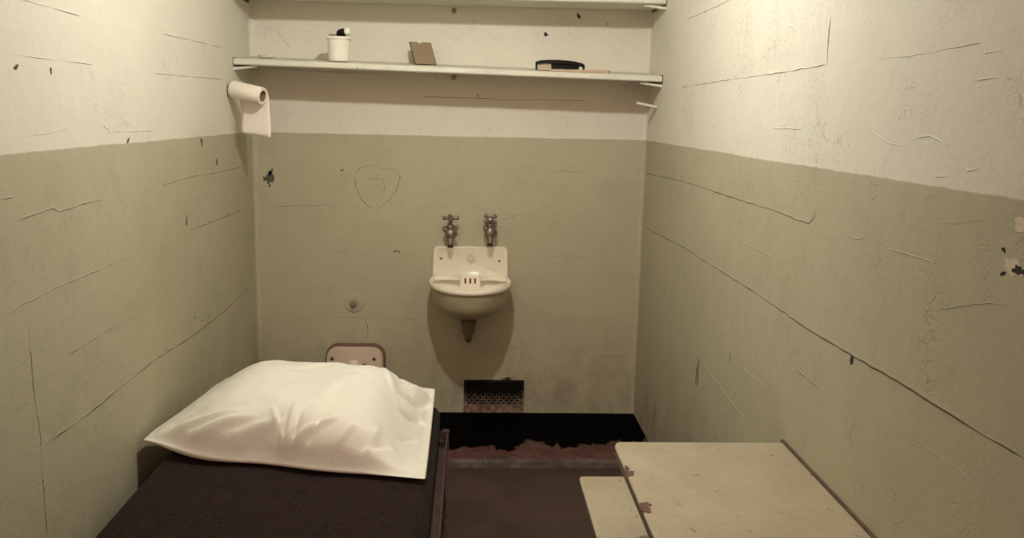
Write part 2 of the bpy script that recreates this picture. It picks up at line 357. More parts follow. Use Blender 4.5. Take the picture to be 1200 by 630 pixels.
bm = bmesh.new(); box(bm, BX0+.034, BX1-.034, BY0+.01, BY1-.01, .230, .238)
obj('spring_base', bm, M_IRON, bed, smooth=False)
for x in (BX0+.016, BX1-.018):
    for y in (BY0+.02, BY1-.018):
        bm = bmesh.new(); tube(bm, [(x, y, 0), (x, y, .245)], .013, 14); lathe(bm, (x, y, 0), (0, 0, 1), [(0, .019), (.006, .019), (.012, .014)], 14)
        obj('leg', bm, M_RAIL, bed)
bm = bmesh.new(); box(bm, BX1-.016, BX1+.004, BY1-.02, BY1+.002, .21, .274)
obj('corner_cap', bm, M_RAIL, bed, bevel=.002)
# mattress under its dark blanket
def cushion(bm, x0, x1, y0, y1, z0, z1, r, nx=60, ny=110, seed=0, amp=.004, round_far=.03):
    g = {}
    for i in range(nx+1):
        for j in range(ny+1):
            x = x0+(x1-x0)*i/nx; y = y0+(y1-y0)*j/ny
            g[i, j] = (x, y)
    def h(x, y):
        d = min(x-x0, x1-x, y-y0, y1-y); d = max(0, min(1, d/r))
        e = math.sqrt(max(0, 1-(1-d)**2))
        p = Vector((x*5, y*4, seed))
        return z1 - r*(1-e) + (noise.noise(p)*amp + noise.noise(p*3.1)*amp*.4)*d
    vs = {k: bm.verts.new((x, y, h(x, y))) for k, (x, y) in g.items()}
    for i in range(nx):
        for j in range(ny): bm.faces.new((vs[i, j], vs[i+1, j], vs[i+1, j+1], vs[i, j+1]))
    ring = [(i, 0) for i in range(nx)] + [(nx, j) for j in range(ny)] + [(i, ny) for i in range(nx, 0, -1)] + [(0, j) for j in range(ny, 0, -1)]
    prev = [vs[k] for k in ring]; rows = []
    for s in (.25, .5, .75, 1):
        cur = []
        for k in ring:
            x, y = g[k]; zt = z1-r
            out = .004*math.sin(math.pi*s) + .003*noise.noise(Vector((x*14, y*14, s*2+seed)))*s
            cx, cy = (x0+x1)/2, (y0+y1)/2
            ox = out*(1 if x == x1 else -1 if x == x0 else 0); oy = out*(1 if y == y1 else -1 if y == y0 else 0)
            cur.append(bm.verts.new((x+ox, y+oy, zt+(z0-zt)*s)))
        n = len(ring)
        for a in range(n): bm.faces.new((prev[a], cur[a], cur[(a+1) % n], prev[(a+1) % n]))
        prev = cur
    bm.faces.new(prev[::-1])
t = NT('ticking'); m_tick = t.out((.35, .31, .24), .9)
bm = bmesh.new(); cushion(bm, -.692, -.012, -2.66, -.905, .240, .352, .035)
mt = obj('mattress', bm, m_tick, loc=(-.35, -1.8, .240)); tag(mt, 'thin mattress lying on the cot, wrapped in the dark brown blanket', 'mattress')
t = NT('wool_blanket'); tc = t.pos()
w1 = t.noise(160, 3, .7, stretch=(1, .35, 1)); w2 = t.noise(160, 3, .7, stretch=(.35, 1, 1)); blot = t.noise(6, 5, .65); lint = t.noise(260, 2, .5)
wv = t.math('ADD', w1, w2)
c = t.mix(t.ramp(wv, .8, 1.2), (.008, .004, .0035), (.030, .0155, .013))
c = t.mix(t.ramp(blot, .4, .7, 0, .4), c, (.018, .009, .0075)); c = t.mix(t.ramp(lint, .68, .74, 0, .5), c, (.06, .038, .032))
M_BLANKET = t.out(c, .95, t.bump(wv, .0025, 1.0), spec=.1, Sheen_Weight=.03, Sheen_Roughness=.6)
bm = bmesh.new(); cushion(bm, -.698, -.006, -2.665, -.898, .272, .362, .030, seed=3)
bm.faces.ensure_lookup_table(); bmesh.ops.delete(bm, geom=[bm.faces[-1]], context='FACES_ONLY')
o = obj('blanket', bm, M_BLANKET, loc=(-.35, -1.8, .272), angle=80); tag(o, 'dark brown wool blanket tucked over the cot mattress', 'blanket')

PT = .152
# pillow: two cloth faces over a shared seam, creased along the front, limp open hem at the right
NX, NY = 150, 120
PO = Vector((-.36, -1.2, .369)); PZ = .3695
FL = Vector((-.752, -1.315)); FR = Vector((-.020, -1.495)); BR = Vector((-.020, -.935)); BL = Vector((-.655, -.800))
def sst(x, a, b):
    t = max(0, min(1, (x-a)/(b-a))); return t*t*(3-2*t)
def crease(a, b, a0, b0, a1, b1, w, h):
    """fold along a segment, soft on one side and sharp on the other, fading at its ends"""
    dx, dy = a1-a0, b1-b0; L2 = dx*dx+dy*dy; t = ((a-a0)*dx+(b-b0)*dy)/L2
    tc = max(0, min(1, t)); s = (dx*(b-b0)-dy*(a-a0))/math.sqrt(L2); d = math.hypot((a-a0-dx*tc)*1.25, b-b0-dy*tc)
    ww = w if s > 0 else w*.42
    return h*math.exp(-(d/ww)**2)*math.sin(math.pi*min(1, max(0, .15+t*.75)))
CREASES = [(.06,.03,.34,.13,.034,.012),(.18,.02,.40,.11,.030,.013),(.33,.02,.50,.10,.028,.014),(.37,.035,.50,.03,.030,-.012),(.10,.10,.20,.17,.026,-.007),(.22,.12,.36,.20,.03,-.007),
    (.53,.02,.535,.20,.012,.007),(.53,.03,.61,.20,.014,.008),(.54,.02,.69,.15,.020,.012),(.52,.02,.46,.17,.018,.009),(.555,.03,.565,.16,.012,-.009),(.60,.04,.66,.16,.014,-.009),(.50,.04,.49,.15,.012,-.009),
    (.70,.02,.76,.14,.02,.007),(.78,.05,.87,.13,.034,-.007),(.80,.02,.84,.20,.018,.006),(.62,.28,.72,.50,.05,.005),(.25,.55,.5,.42,.07,.004),(.40,.5,.62,.72,.06,.004),
    (.985,.80,.90,.64,.026,-.030),(.99,.86,.88,.72,.028,.020),(.955,.56,.885,.46,.024,-.026),(.94,.60,.87,.54,.024,.008),(.95,.35,.88,.20,.02,-.004),(.80,.95,.90,.70,.03,-.006),(.78,.80,.86,.50,.03,.005)]
def seam(a, b):
    bow = .016*math.sin(math.pi*b)
    p = FL.lerp(FR, a).lerp(BL.lerp(BR, a), b)
    x = p.x + bow*max(0, 1-a*3)*.6 + .006*max(0, 1-b*9)*max(0, 1-a*9); y = p.y
    y += .022*math.sin(math.pi*a)*(1-b)*(1-b) * (1 if a < .8 else (1-a)*5) - .012*math.sin(math.pi*a)*b*b
    y -= .040*math.exp(-((a-.24)/.17)**2)*(1-b)**3
    y -= .035*math.exp(-((a-.62)/.25)**2)*(1-b)**3
    k = max(0, 1-a*5)*max(0, 1-(1-b)*5); x += .075*k; y -= .055*k        # rounded corners
    k = max(0, 1-a*7)*max(0, 1-b*7); x += .004*k
    k = max(0, 1-(1-a)*8)*max(0, 1-(1-b)*8); y -= .012*k
    return x, y
def seam_z(a, b):
    return .027*(1-sst(a, 0, .40))*(1-.1*b) + .050*b*b*sst(a, .5, 1) + .030*b*(1-a) + .006
def pil(a, b, top):
    x, y = seam(a, b)
    fa = (min(1, sst(a, -.03, .34)**.80)*(.93+.07*min(1,a/.6))) * (1 - .95*sst(a, .68, .97+.06*b)**1.5)
    fb = (1-abs(1-b/.46)**2.6)**.62 if b < .46 else (1-((b-.46)/.54)**2.8)**.75
    e = fa*fb
    zs = seam_z(a, b)
    if top:
        z = zs + PT*e
        near = min(1, e*3+.25)
        z += sum(crease(a, b, *c) for c in CREASES)*min(1, near)*1.5
        z += noise.noise(Vector((a*5, b*4, 4)))*.010*e + noise.noise(Vector((a*14+b*6, b*12, 8)))*.0035*near*(1.2-b)
        edge = min(1, 25*min(a, 1-a, b, 1-b)); z = zs + (z-zs)*edge
        bb = min(1, b/.34); y -= .050*4*bb*(1-bb)*fa*(.55+.45*bb)          # front face bulges out over its seam
        return Vector((x, y, PZ + max(z, .004)))
    z = zs*(1-min(1, e*4)**.7)
    return Vector((x, y, PZ + max(z, 0)))

bm = bmesh.new(); G = {}
for s in (1, 0):
    for i in range(NX+1):
        for j in range(NY+1):
            if s == 0 and (i in (0, NX) or j in (0, NY)): G[s, i, j] = G[1, i, j]; continue
            G[s, i, j] = bm.verts.new(pil(i/NX, j/NY, s))
for s in (1, 0):
    for i in range(NX):
        for j in range(NY): bm.faces.new((G[s, i, j], G[s, i+1, j], G[s, i+1, j+1], G[s, i, j+1]))
t = NT('pillow_cotton'); cw = t.noise(9, 4, .55, dist=.6)
c = t.mix(t.ramp(t.noise(5, 4), .35, .7), (.78, .76, .67), (.73, .705, .615))
M_COTTON = t.out(c, .85, t.bump(cw, .004, .5), spec=.2, Sheen_Weight=.1)
po = obj('pillow', bm, M_COTTON, angle=180, loc=PO)
tag(po, 'plump white pillow in a cotton case lying at the head of the cot', 'pillow')

# ================================================================ TABLE AND SEAT
t = NT('worn_bench_paint'); n1 = t.noise(9, 5, .65); n2 = t.noise(45, 4, .7); sp = t.noise(55, 3, .6)
c = t.mix(t.ramp(n1, .35, .7), (.50, .43, .31), (.42, .355, .25))
c = t.mix(t.ramp(n2, .5, .75, 0, .5), c, (.37, .31, .215)); c = t.mix(t.ramp(sp, .665, .72, 0, .7), c, (.09, .06, .045)); c = t.mix(t.ramp(t.noise(260, 3, .7), .45, .7, 0, .3), c, (.30, .245, .165))
M_TOP = t.out(c, .42, t.bump(t.math('ADD', n2, n1), .0015, .5), spec=.4)
def slab(bm, x0, x1, y0, y1, z0, z1, r, mats=(0, 1)):
    """x0 side free with rounded far corner, x1 side on the wall"""
    pts = [(x1, y1), (x0+r, y1)] + [(x0+r-r*math.sin(a), y1-r+r*math.cos(a)) for a in (math.pi/2*k/8 for k in range(1, 9))] + [(x0, y0), (x1, y0)]
    b = .004
    def inset(d):
        return [(min(max(x, x0+d), x1), min(max(y, y0+d), y1-d)) for x, y in pts]
    rs = loft(bm, [[(x, y, z0) for x, y in pts], [(x, y, z1-b) for x, y in pts], [(x, y, z1-.001) for x, y in inset(b*.7)], [(x, y, z1) for x, y in inset(b*1.6)]])
    bm.faces.ensure_lookup_table()
    for f in bm.faces:
        f.normal_update()
        if f.calc_center_median().z < z1-b-.001: f.material_index = 1
M_EDGE_BR = simple('brown_angle', (.13, .075, .055), .7, var=.3)
M_EDGE = simple('worn_edge', (.19, .145, .10), .6, var=.3, scale=30, bump=.3)
table = thing('folding_table', (.74, -2.08, 0), 'olive tan painted metal table top with chipped rounded edge hinged to the right wall', 'table')
bm = bmesh.new(); slab(bm, .388, .7525, -2.55, -1.712, .532, .553, .028)
bmesh.ops.transform(bm, matrix=Matrix.Identity(4), verts=bm.verts)
for (y, rx, ry, sd) in ((-1.885, .010, .022, 3), (-1.86, .006, .012, 5), (-2.045, .010, .026, 8), (-2.03, .014, .012, 6), (-2.3, .008, .02, 9)):
    spot(bm, (.390+rx*.35, y), rx*.8, ry*.7, lambda a, b: (a, b, .553), (0, 0, 1), 2, sd, thick=.0004+sd*.00008)
obj('table_top', bm, [M_TOP, M_EDGE, M_REDBROWN], table, angle=40)
bm = bmesh.new(); box(bm, .7535, .7595, -2.55, -1.704, .520, .556); box(bm, .735, .7595, -2.55, -1.700, .514, .5195)
obj('wall_angle', bm, M_EDGE_BR, table, smooth=False, bevel=.0015)
for y in (-1.80, -2.45):
    bm = bmesh.new(); hexa(bm, [(.745, y-.004, .515), (.745, y+.004, .515), (.50, y+.004, .515), (.50, y-.004, .515), (.745, y-.004, .531), (.745, y+.004, .531), (.47, y+.004, .531), (.47, y-.004, .531)])
    box(bm, .7460, .7595, y-.018, y+.018, .36, .513); tube(bm, [(.748, y, .38), (.50, y, .516)], .007, 10)
    obj('support_bracket', bm, M_REDBROWN, table)
seat = thing('folding_bench', (.74, -1.7, 0), 'small low olive tan bench board sticking out below the hinged table top', 'bench')
bm = bmesh.new(); slab(bm, .357, .745, -1.80, -1.413, .329, .350, .016)
obj('seat_board', bm, [M_TOP, M_EDGE], seat, angle=40)
bm = bmesh.new(); box(bm, .747, .7595, -1.80, -1.41, .318, .354)
obj('wall_angle', bm, M_REDBROWN, seat, smooth=False, bevel=.0015)
for y in (-1.50, -1.72):
    bm = bmesh.new(); box(bm, .747, .7595, y-.016, y+.016, .13, .316); tube(bm, [(.748, y, .15), (.46, y, .322)], .008, 10)
    obj('support_bracket', bm, M_REDBROWN, seat)

# ================================================================ SHELVES
def shelf(label, zl, zr, tilt, depth, group=None):
    """zl, zr: height of the top at the back wall left and right; tilt: drop towards the front"""
    root = thing('wall_shelf', (0, -.13, (zl+zr)/2-.01), label, 'shelf', 'wall shelves')
    bm = bmesh.new(); N = 60; th = .021; rings = []
    for k in range(N+1):
        x = -.757 + 1.513*k/N; zb = zl+(zr-zl)*k/N; e = noise.noise(Vector((x*11, zl*9, 2)))*.0016 + noise.noise(Vector((x*50, zl*9, 2)))*.0008
        y1 = -depth + e; dz = -tilt
        c = [(-.002, zb), (y1+.004, zb+dz), (y1, zb+dz-.004+e), (y1+e, zb+dz-th+.004), (y1+.004, zb+dz-th+e*.5), (-.002, zb-th)]
        rings.append([(x, y, z) for y, z in c])
    loft(bm, rings)
    obj('board', bm, [M_SHELF], root, angle=30)
    for s in (-1, 1):
        zb = zl if s < 0 else zr
        bm = bmesh.new()
        # short supporting arm fixed to the side wall, its free end a little higher
        y0 = -depth+.010; z1 = zb-tilt-th-.001
        hexa(bm, [(s*.7595, y0, z1-.017), (s*.7595, y0+.022, z1-.017), (s*.682, y0+.030, z1-.006), (s*.682, y0+.008, z1-.006),
                  (s*.7595, y0, z1-.008), (s*.7595, y0+.022, z1-.008), (s*.682, y0+.030, z1), (s*.682, y0+.008, z1)])
        obj('support_arm', bm, M_SHELF, root, bevel=.0015)
        bm = bmesh.new(); box(bm, *(sorted((s*.7594, s*.7574))), -depth+.002, -.01, zb-tilt-th-.004, zb-tilt+.004)
        obj('end_gap_strip', bm, M_SHELF_END, root, smooth=False)  # dark strip standing in for the shaded gap at the board end
    return root
shelf('lower cream painted wooden shelf, the one carrying the cup and the brush', 1.426, 1.401, .022, .264)
shelf('upper bare cream painted wooden shelf along the top edge of the photo', 1.650, 1.655, .006, .264)
SZ = lambda x, y: 1.426 + (1.401-1.426)*(x+.757)/1.513 + .022*y/.264          # shelf surface
def knob(x, z, label):
    bm = bmesh.new(); lathe(bm, (x, .001, z), (0, -1, 0), [(0, .009), (.003, .009), (.004, .005), (.012, .005), (.016, .009), (.022, .009), (.025, .005)], 16)
    tag(obj('screw_knob', bm, M_TAP, loc=(x, 0, z)), label, 'knob', 'knobs under the shelves')
knob(.006, 1.612, 'small round metal knob on the back wall under the upper shelf')
knob(.008, 1.366, 'small round metal knob on the back wall under the lower shelf')
bm = bmesh.new(); hexa(bm, [(.7595, -.185, 1.267), (.7595, -.168, 1.267), (.684, -.168, 1.280), (.684, -.185, 1.280), (.7595, -.185, 1.275), (.7595, -.168, 1.275), (.684, -.168, 1.288), (.684, -.185, 1.288)])
tag(obj('wall_peg', bm, M_SHELF, bevel=.0015, loc=(.76, -.176, 1.27)), 'loose cream wooden peg jutting from the right wall below the lower shelf', 'peg')

# cup with shaving things
cx, cy = -.400, -.195; cz = SZ(cx, cy) + .0005
bm = bmesh.new(); lathe(bm, (cx, cy, cz), (0, 0, 1), [(.0, .033), (.003, .0368), (.010, .0375), (.070, .0405), (.076, .0405), (.078, .0445), (.083, .0452), (.086, .0435), (.0865, .0415), (.084, .039), (.07, .0375), (.008, .034), (.006, .02)], 48)
tag(obj('cup', bm, M_WHITE, loc=(cx, cy, cz), angle=50), 'white straight-sided cup with a rolled rim on the lower shelf', 'cup')
sb = thing('shaving_brush', (cx, cy, cz+.01), 'small brush with black head and white end cap leaning in the white cup', 'brush')
d = Vector((.55, -.10, .83)).normalized(); b0 = Vector((cx-.018, cy, cz+.030))
bm = bmesh.new(); lathe(bm, b0, d, [(0, .004), (.04, .006), (.062, .011)], 20); obj('handle', bm, M_BLACK, sb)
bm = bmesh.new(); lathe(bm, (cx+.008, cy-.012, cz+.098), Vector((.9, -.2, .32)), [(-.014, .006), (-.009, .0125), (0, .0155), (.010, .0145), (.018, .0120)], 24); obj('brush_head', bm, M_BLACK, sb)
bm = bmesh.new(); lathe(bm, (cx+.028, cy-.016, cz+.105), Vector((.95, -.2, .1)), [(-.004, .010), (-.002, .0135), (.012, .0140), (.0155, .012), (.017, .008)], 24); obj('end_cap', bm, M_WHITE, sb)
bm = bmesh.new(); hexa(bm, [(cx-.030, cy-.012, cz+.012), (cx-.030, cy+.012, cz+.012), (cx+.008, cy+.012, cz+.012), (cx+.008, cy-.012, cz+.012), (cx-.034, cy-.014, cz+.094), (cx-.034, cy+.012, cz+.098), (cx+.006, cy+.012, cz+.096), (cx+.006, cy-.014, cz+.092)])
tag(obj('soap_bar', bm, M_BROWN, bevel=.006, seg=3, loc=(cx-.01, cy, cz+.012)), 'brownish bar standing in the white cup beside the brush', 'soap')
# low dish at the left end
dx, dy = -.674, -.13; dz = SZ(dx, dy) + .0008
bm = bmesh.new()
rings = [[(dx+rx*math.cos(a), dy+ry*math.sin(a), dz+h) for a in (2*math.pi*k/32 for k in range(32))] for rx, ry, h in ((.024, .016, 0), (.029, .020, .004), (.030, .021, .0115), (.0285, .0195, .0125), (.026, .017, .006), (.02, .012, .0045))]
loft(bm, rings); tag(obj('soap_dish', bm, M_SHELF, loc=(dx, dy, dz), angle=60), 'shallow oval cream dish at the left end of the lower shelf', 'dish')
# mirror leaning on the wall
mir = thing('shaving_mirror', (-.10, -.14, 1.41), 'small frameless brown rectangular mirror leaning against the wall on the lower shelf', 'mirror')
e = Vector((.0775, .030, 0)); p0 = Vector((-.131, -.155, 0)); p0.z = SZ(p0.x, p0.y)+.002
p1 = p0+e; p1.z = SZ(p1.x, p1.y)+.001; e = p1-p0
up = Vector((-.026, .066, .084)); nn = e.cross(up).normalized()
if nn.y > 0: nn = -nn
bm = bmesh.new(); B = nn*-.0035
hexa(bm, [p0, p1, p1+B, p0+B, p0+up, p1+up, p1+up+B, p0+up+B])
obj('back_plate', bm, M_BLACK, mir, bevel=.0006)
t = NT('brown_glass'); M_MIR = t.out((.40, .30, .20), .35, metal=.35, spec=.4)
bm = bmesh.new(); q0, q1 = p0+e*.025+up*.02, p1-e*.02+up*.02; q3, q2 = p0+up*.985+e*.025, p1+up*.985-e*.02; O = nn*.0006
hexa(bm, [q0+O, q1+O, q1, q0, q3+O, q2+O, q2, q3]); obj('mirror_face', bm, M_MIR, mir, smooth=False)
bm = bmesh.new(); c0 = p0+e*.47+up*.995; lathe(bm, c0 - nn*.004, nn, [(0, .006), (.006, .0065), (.007, .004)], 16); obj('top_clip', bm, M_WHITE, mir)
# black grooming brush + flat comb case
br = thing('grooming_brush', (.395, -.19, 1.40), 'black arched brush with a tan end lying on the right half of the lower shelf', 'brush')
bx0, bx1, by = .306, .484, -.19
bz = lambda x: SZ(x, by)
bm = bmesh.new(); n = 24; rings = []
for k in range(n+1):
    a = k/n; x = bx0+(bx1-bx0)*a; arch = 1-(2*a-1)**2; arch = arch**.5 if arch > 0 else 0
    zt = bz(x) + .024 + .013*arch + .003*(1-a); zb = zt - .010 - .003*arch
    yy = .016 + .006*arch
    rings.append([(x, by-yy*c, z) for c, z in ((-1, zb), (1, zb), (1, zt-.003), (.8, zt), (-.8, zt), (-1, zt-.003))])
loft(bm, rings)
obj('back', bm, M_BLACK, br)
bm = bmesh.new(); box(bm, bx0+.0005, bx0+.005, by-.015, by+.015, bz(bx0)+.002, bz(bx0)+.030); obj('end_leg', bm, M_BLACK, br, bevel=.001)
bm = bmesh.new(); box(bm, bx1-.005, bx1-.0005, by-.015, by+.015, bz(bx1)+.001, bz(bx1)+.026); obj('end_leg', bm, M_BLACK, br, bevel=.001)
bm = bmesh.new(); box(bm, bx0+.006, bx0+.060, by-.012, by+.012, bz(bx0+.03)+.001, bz(bx0)+.024); obj('tan_block', bm, M_TAN, br, bevel=.002)
bm = bmesh.new(); rr = random.Random(3)
box(bm, bx0+.056, bx1-.020, by-.013, by+.013, bz(.4)+.010, bz(.4)+.030)
for i in range(38):
    for j in range(6):
        x = bx0+.058+(bx1-bx0-.082)*i/37; y = by-.012+.0048*j
        x2 = x+rr.uniform(-.002, .002); y2 = y+rr.uniform(-.002, .002)
        w = .0011
        hexa(bm, [(x2-w, y2-w, bz(x2)+.001), (x2-w, y2+w, bz(x2)+.001), (x2+w, y2+w, bz(x2)+.001), (x2+w, y2-w, bz(x2)+.001), (x-w, y-w, bz(x)+.012), (x-w, y+w, bz(x)+.012), (x+w, y+w, bz(x)+.012), (x+w, y-w, bz(x)+.012)])
obj('bristles', bm, M_BLACK, br, smooth=False)
bm = bmesh.new(); x0, x1, y0 = .352, .574, -.243
zz = lambda x, y: SZ(x, y)+.0006
P = [(x0, y0), (x0+.006, y0+.020), (x1, y0+.022), (x1-.008, y0+.002)]
hexa(bm, [(x, y, zz(x, y)) for x, y in P] + [(x, y, zz(x, y)+(.007 if x < .45 else .010)) for x, y in P])
tag(obj('comb_case', bm, M_TAN, bevel=.0015, loc=(.46, -.235, SZ(.46, -.235))), 'thin flat tan stick lying on the front edge of the lower shelf', 'stick')

# ================================================================ TOILET ROLL
RA = Vector((-.744, -.336, 1.297)); RB = Vector((-.634, -.372, 1.275)); ax = (RB-RA).normalized(); L = (RB-RA).length; rr0 = .029
rt = thing('toilet_paper_roll', RA, 'white toilet paper roll hanging on a holder on the left wall with one sheet down', 'toilet paper')
bm = bmesh.new()
lathe(bm, RA, ax, [(0, .019), (0, rr0-.001), (.002, rr0), (L-.002, rr0), (L, rr0-.001), (L, .019)], 48, caps=(False, False))
obj('roll', bm, M_PAPER, rt, angle=50)
bm = bmesh.new(); lathe(bm, RA+ax*.0005, ax, [(0, .019), (L-.001, .019), (L-.001, .0178), (0, .0178)], 32, caps=(False, False))
obj('cardboard_core', bm, M_CARD, rt, angle=50)
# sheet: leaves the roll over the back and hangs down
axh = Vector((ax.x, ax.y, 0)).normalized(); bk = Vector((-axh.y, axh.x, 0));
if bk.y < 0: bk = -bk
bm = bmesh.new(); rows = []
path = []
for k in range(9):
    a = math.radians(80 - 80*k/8); path.append((math.cos(a)*(rr0+.0012), math.sin(a)*(rr0+.0012)))
for k in range(1, 15): path.append((rr0+.0012+.004*math.sin(k*.33), -.150*k/14+.0))
for i, (h, z) in enumerate(path):
    row = []
    for j in range(9):
        s = j/8; base = RA + ax*(L*s*.99+.001)
        droop = .0 if i < 9 else (i-8)/14*( .022*(s)) # bottom edge levels out
        row.append(bm.verts.new(base + bk*(h + .003*math.sin(s*5+i*.5)*(i/22)) + Vector((.010*(i/22)*1, 0, z + droop*.5))))
    rows.append(row)
for a, b in zip(rows, rows[1:]):
    for j in range(8): bm.faces.new((a[j], a[j+1], b[j+1], b[j]))
o = obj('loose_sheet', bm, M_PAPER, rt, angle=80); s_ = o.modifiers.new('s', 'SOLIDIFY'); s_.thickness = .0006
bm = bmesh.new(); tube(bm, [(-.7595, -.330, 1.300), RA-ax*.006, RA+ax*(L*.9)], .0045, 10)
tube(bm, [(-.757, -.330, 1.312), (-.757, -.330, 1.272)], .005, 8); lathe(bm, (-.7595, -.330, 1.300), (1, 0, 0), [(0, .011), (.004, .010)], 16)
lathe(bm, (-.7595, -.330, 1.278), (1, 0, 0), [(0, .006), (.005, .005)], 12)
obj('wire_holder', bm, M_IRON, rt)

# ================================================================ SINK
sink = thing('wash_basin', (.081, 0, .6), 'small white enamel wall basin with a square splash back under two taps', 'sink')
SX = .081
def outline(sx, sy, z, yb=-.022, n=56, yc=-.125, cy=0):
    """plan: semi-ellipse to the front, squarer to the wall"""
    out = []
    for k in range(n):
        a = 2*math.pi*k/n; c, s = math.cos(a), math.sin(a)
        if s <= 0: x, y = .158*sx*c, yc + cy + .232*sy*s
        else:
            x = .158*sx*math.copysign(abs(c)**.62, c); y = yc + cy + (yb-yc)*sy*abs(s)**.62
        out.append((SX+x, min(y, -.001), z))
    return out
ZR = .602
bm = bmesh.new()
rs = [outline(.34, .34, .474, cy=-.015), outline(.60, .62, .482, cy=-.010), outline(.80, .81, .502, cy=-.006), outline(.90, .905, .530), outline(.935, .94, .560), outline(.945, .95, .583)]
loft(bm, rs, True, False, mat=0)
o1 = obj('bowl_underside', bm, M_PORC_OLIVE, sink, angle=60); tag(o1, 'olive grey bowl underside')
bm = bmesh.new()
rs = [outline(.945, .95, .5835), outline(.985, .985, .586), outline(1.0, 1.0, .592), outline(1.0, 1.0, ZR-.002), outline(.985, .985, ZR+.001), outline(.955, .955, ZR+.0005), outline(.935, .94, ZR-.004), outline(.91, .92, ZR-.012),
      outline(.86, .88, .565), outline(.74, .78, .530), outline(.55, .60, .507), outline(.3, .33, .499), outline(.09, .09, .496)]
loft(bm, rs, False, True)
obj('bowl', bm, M_PORC, sink, angle=60)
# splash back, slightly wider at the foot
bm = bmesh.new()
ol = rrect(-.145, .145, .585, .716, .018, 6, rb=.004)
sc = lambda x, z: SX + x*(1 + (.716-z)*.30)
rings = [[(sc(x*f+0, z), y, .65+(z-.65)*f2) for x, z in ol] for f, f2, y in ((1, 1, -.0005), (1, 1, -.017), (.988, .975, -.0215), (.965, .93, -.0222), (.945, .90, -.0200))]
loft(bm, rings); obj('splash_back', bm, M_PORC, sink, angle=45)
# back deck with two soap hollows and the overflow block
for s in (-1, 1):
    bm = bmesh.new()
    pts = [(.040, -.021), (.146, -.021), (.151, -.055), (.140, -.085), (.105, -.066), (.066, -.060), (.040, -.072)]
    a = [(SX+s*x, y, ZR-.012) for x, y in pts]; b = [(SX+s*x, y, ZR-.0005) for x, y in pts]; c_ = [(SX+s*(.095+(x-.095)*.86), -.052+(y+.052)*.80, ZR+.0015) for x, y in pts]; d_ = [(SX+s*(.095+(x-.095)*.7), -.050+(y+.050)*.6, ZR-.004) for x, y in pts]
    loft(bm, [a, b, c_, d_])
    obj('soap_ledge', bm, M_PORC, sink, angle=70)
bm = bmesh.new()
hexa(bm, [(SX-.040, -.070, .545), (SX+.040, -.070, .545), (SX+.040, -.020, .545), (SX-.040, -.020, .545), (SX-.034, -.060, .608), (SX+.034, -.060, .608), (SX+.034, -.020, .616), (SX-.034, -.020, .616)])
ob = obj('overflow_block', bm, M_PORC, sink, bevel=.003, seg=2)
for dx_ in (-.019, 0, .019):
    bm = bmesh.new()
    ring = rrect(-.0036, .0036, -.011, .011, .0034, 4)
    nrm = Vector((0, -.067, -.027)).normalized(); upv = Vector((0, .010, .063)).normalized(); c0 = Vector((SX+dx_, -.0632, .588))
    nrm = Vector((0, -upv.z, upv.y))
    loft(bm, [[c0 + Vector((x, 0, 0)) + upv*z - nrm*.004 for x, z in ring], [c0 + Vector((x, 0, 0)) + upv*z + nrm*.0012 for x, z in ring]])
    tag(obj('overflow_slot', bm, M_SLOT, ob, smooth=False), 'rust red slot')
for dx_, dz_ in ((-.116, .668), (.114, .661)):
    bm = bmesh.new(); lathe(bm, (SX+dx_, -.0185, dz_), (0, -1, 0), [(0, .0045), (.002, .0045), (.0035, .0025)], 14)
    obj('screw', bm, M_IRON, sink)
bm = bmesh.new()
spot(bm, (SX+.001, .668), .019, .017, lambda a, b: (a, -.0203, b), (0, -1, 0), 0, 5, thick=.0014, rough=.15)
obj('worn_badge', bm, simple('faded_badge', (.60, .55, .42), .5, bump=.8, scale=90), sink)
bm = bmesh.new(); lathe(bm, (SX, -.20, .4965), (0, 0, 1), [(0, .018), (.002, .018), (.003, .012)], 20); obj('drain', bm, M_TAP, sink)
bm = bmesh.new(); yk = -.175
lathe(bm, (SX-.004, yk, .482), (0, 0, -1), [(0, .034), (.012, .034), (.016, .028), (.026, .026), (.028, .030), (.040, .030), (.043, .025), (.052, .024), (.075, .023), (.078, .018)], 28)
tube(bm, [(SX-.004, yk, .425), (SX-.004, yk, .395), (SX-.004, yk+.02, .375), (SX-.004, yk+.06, .372), (SX-.004, -.002, .372)], .0145, 18, smooth=2)
obj('drain_pipe', bm, M_PIPE, sink, angle=40)
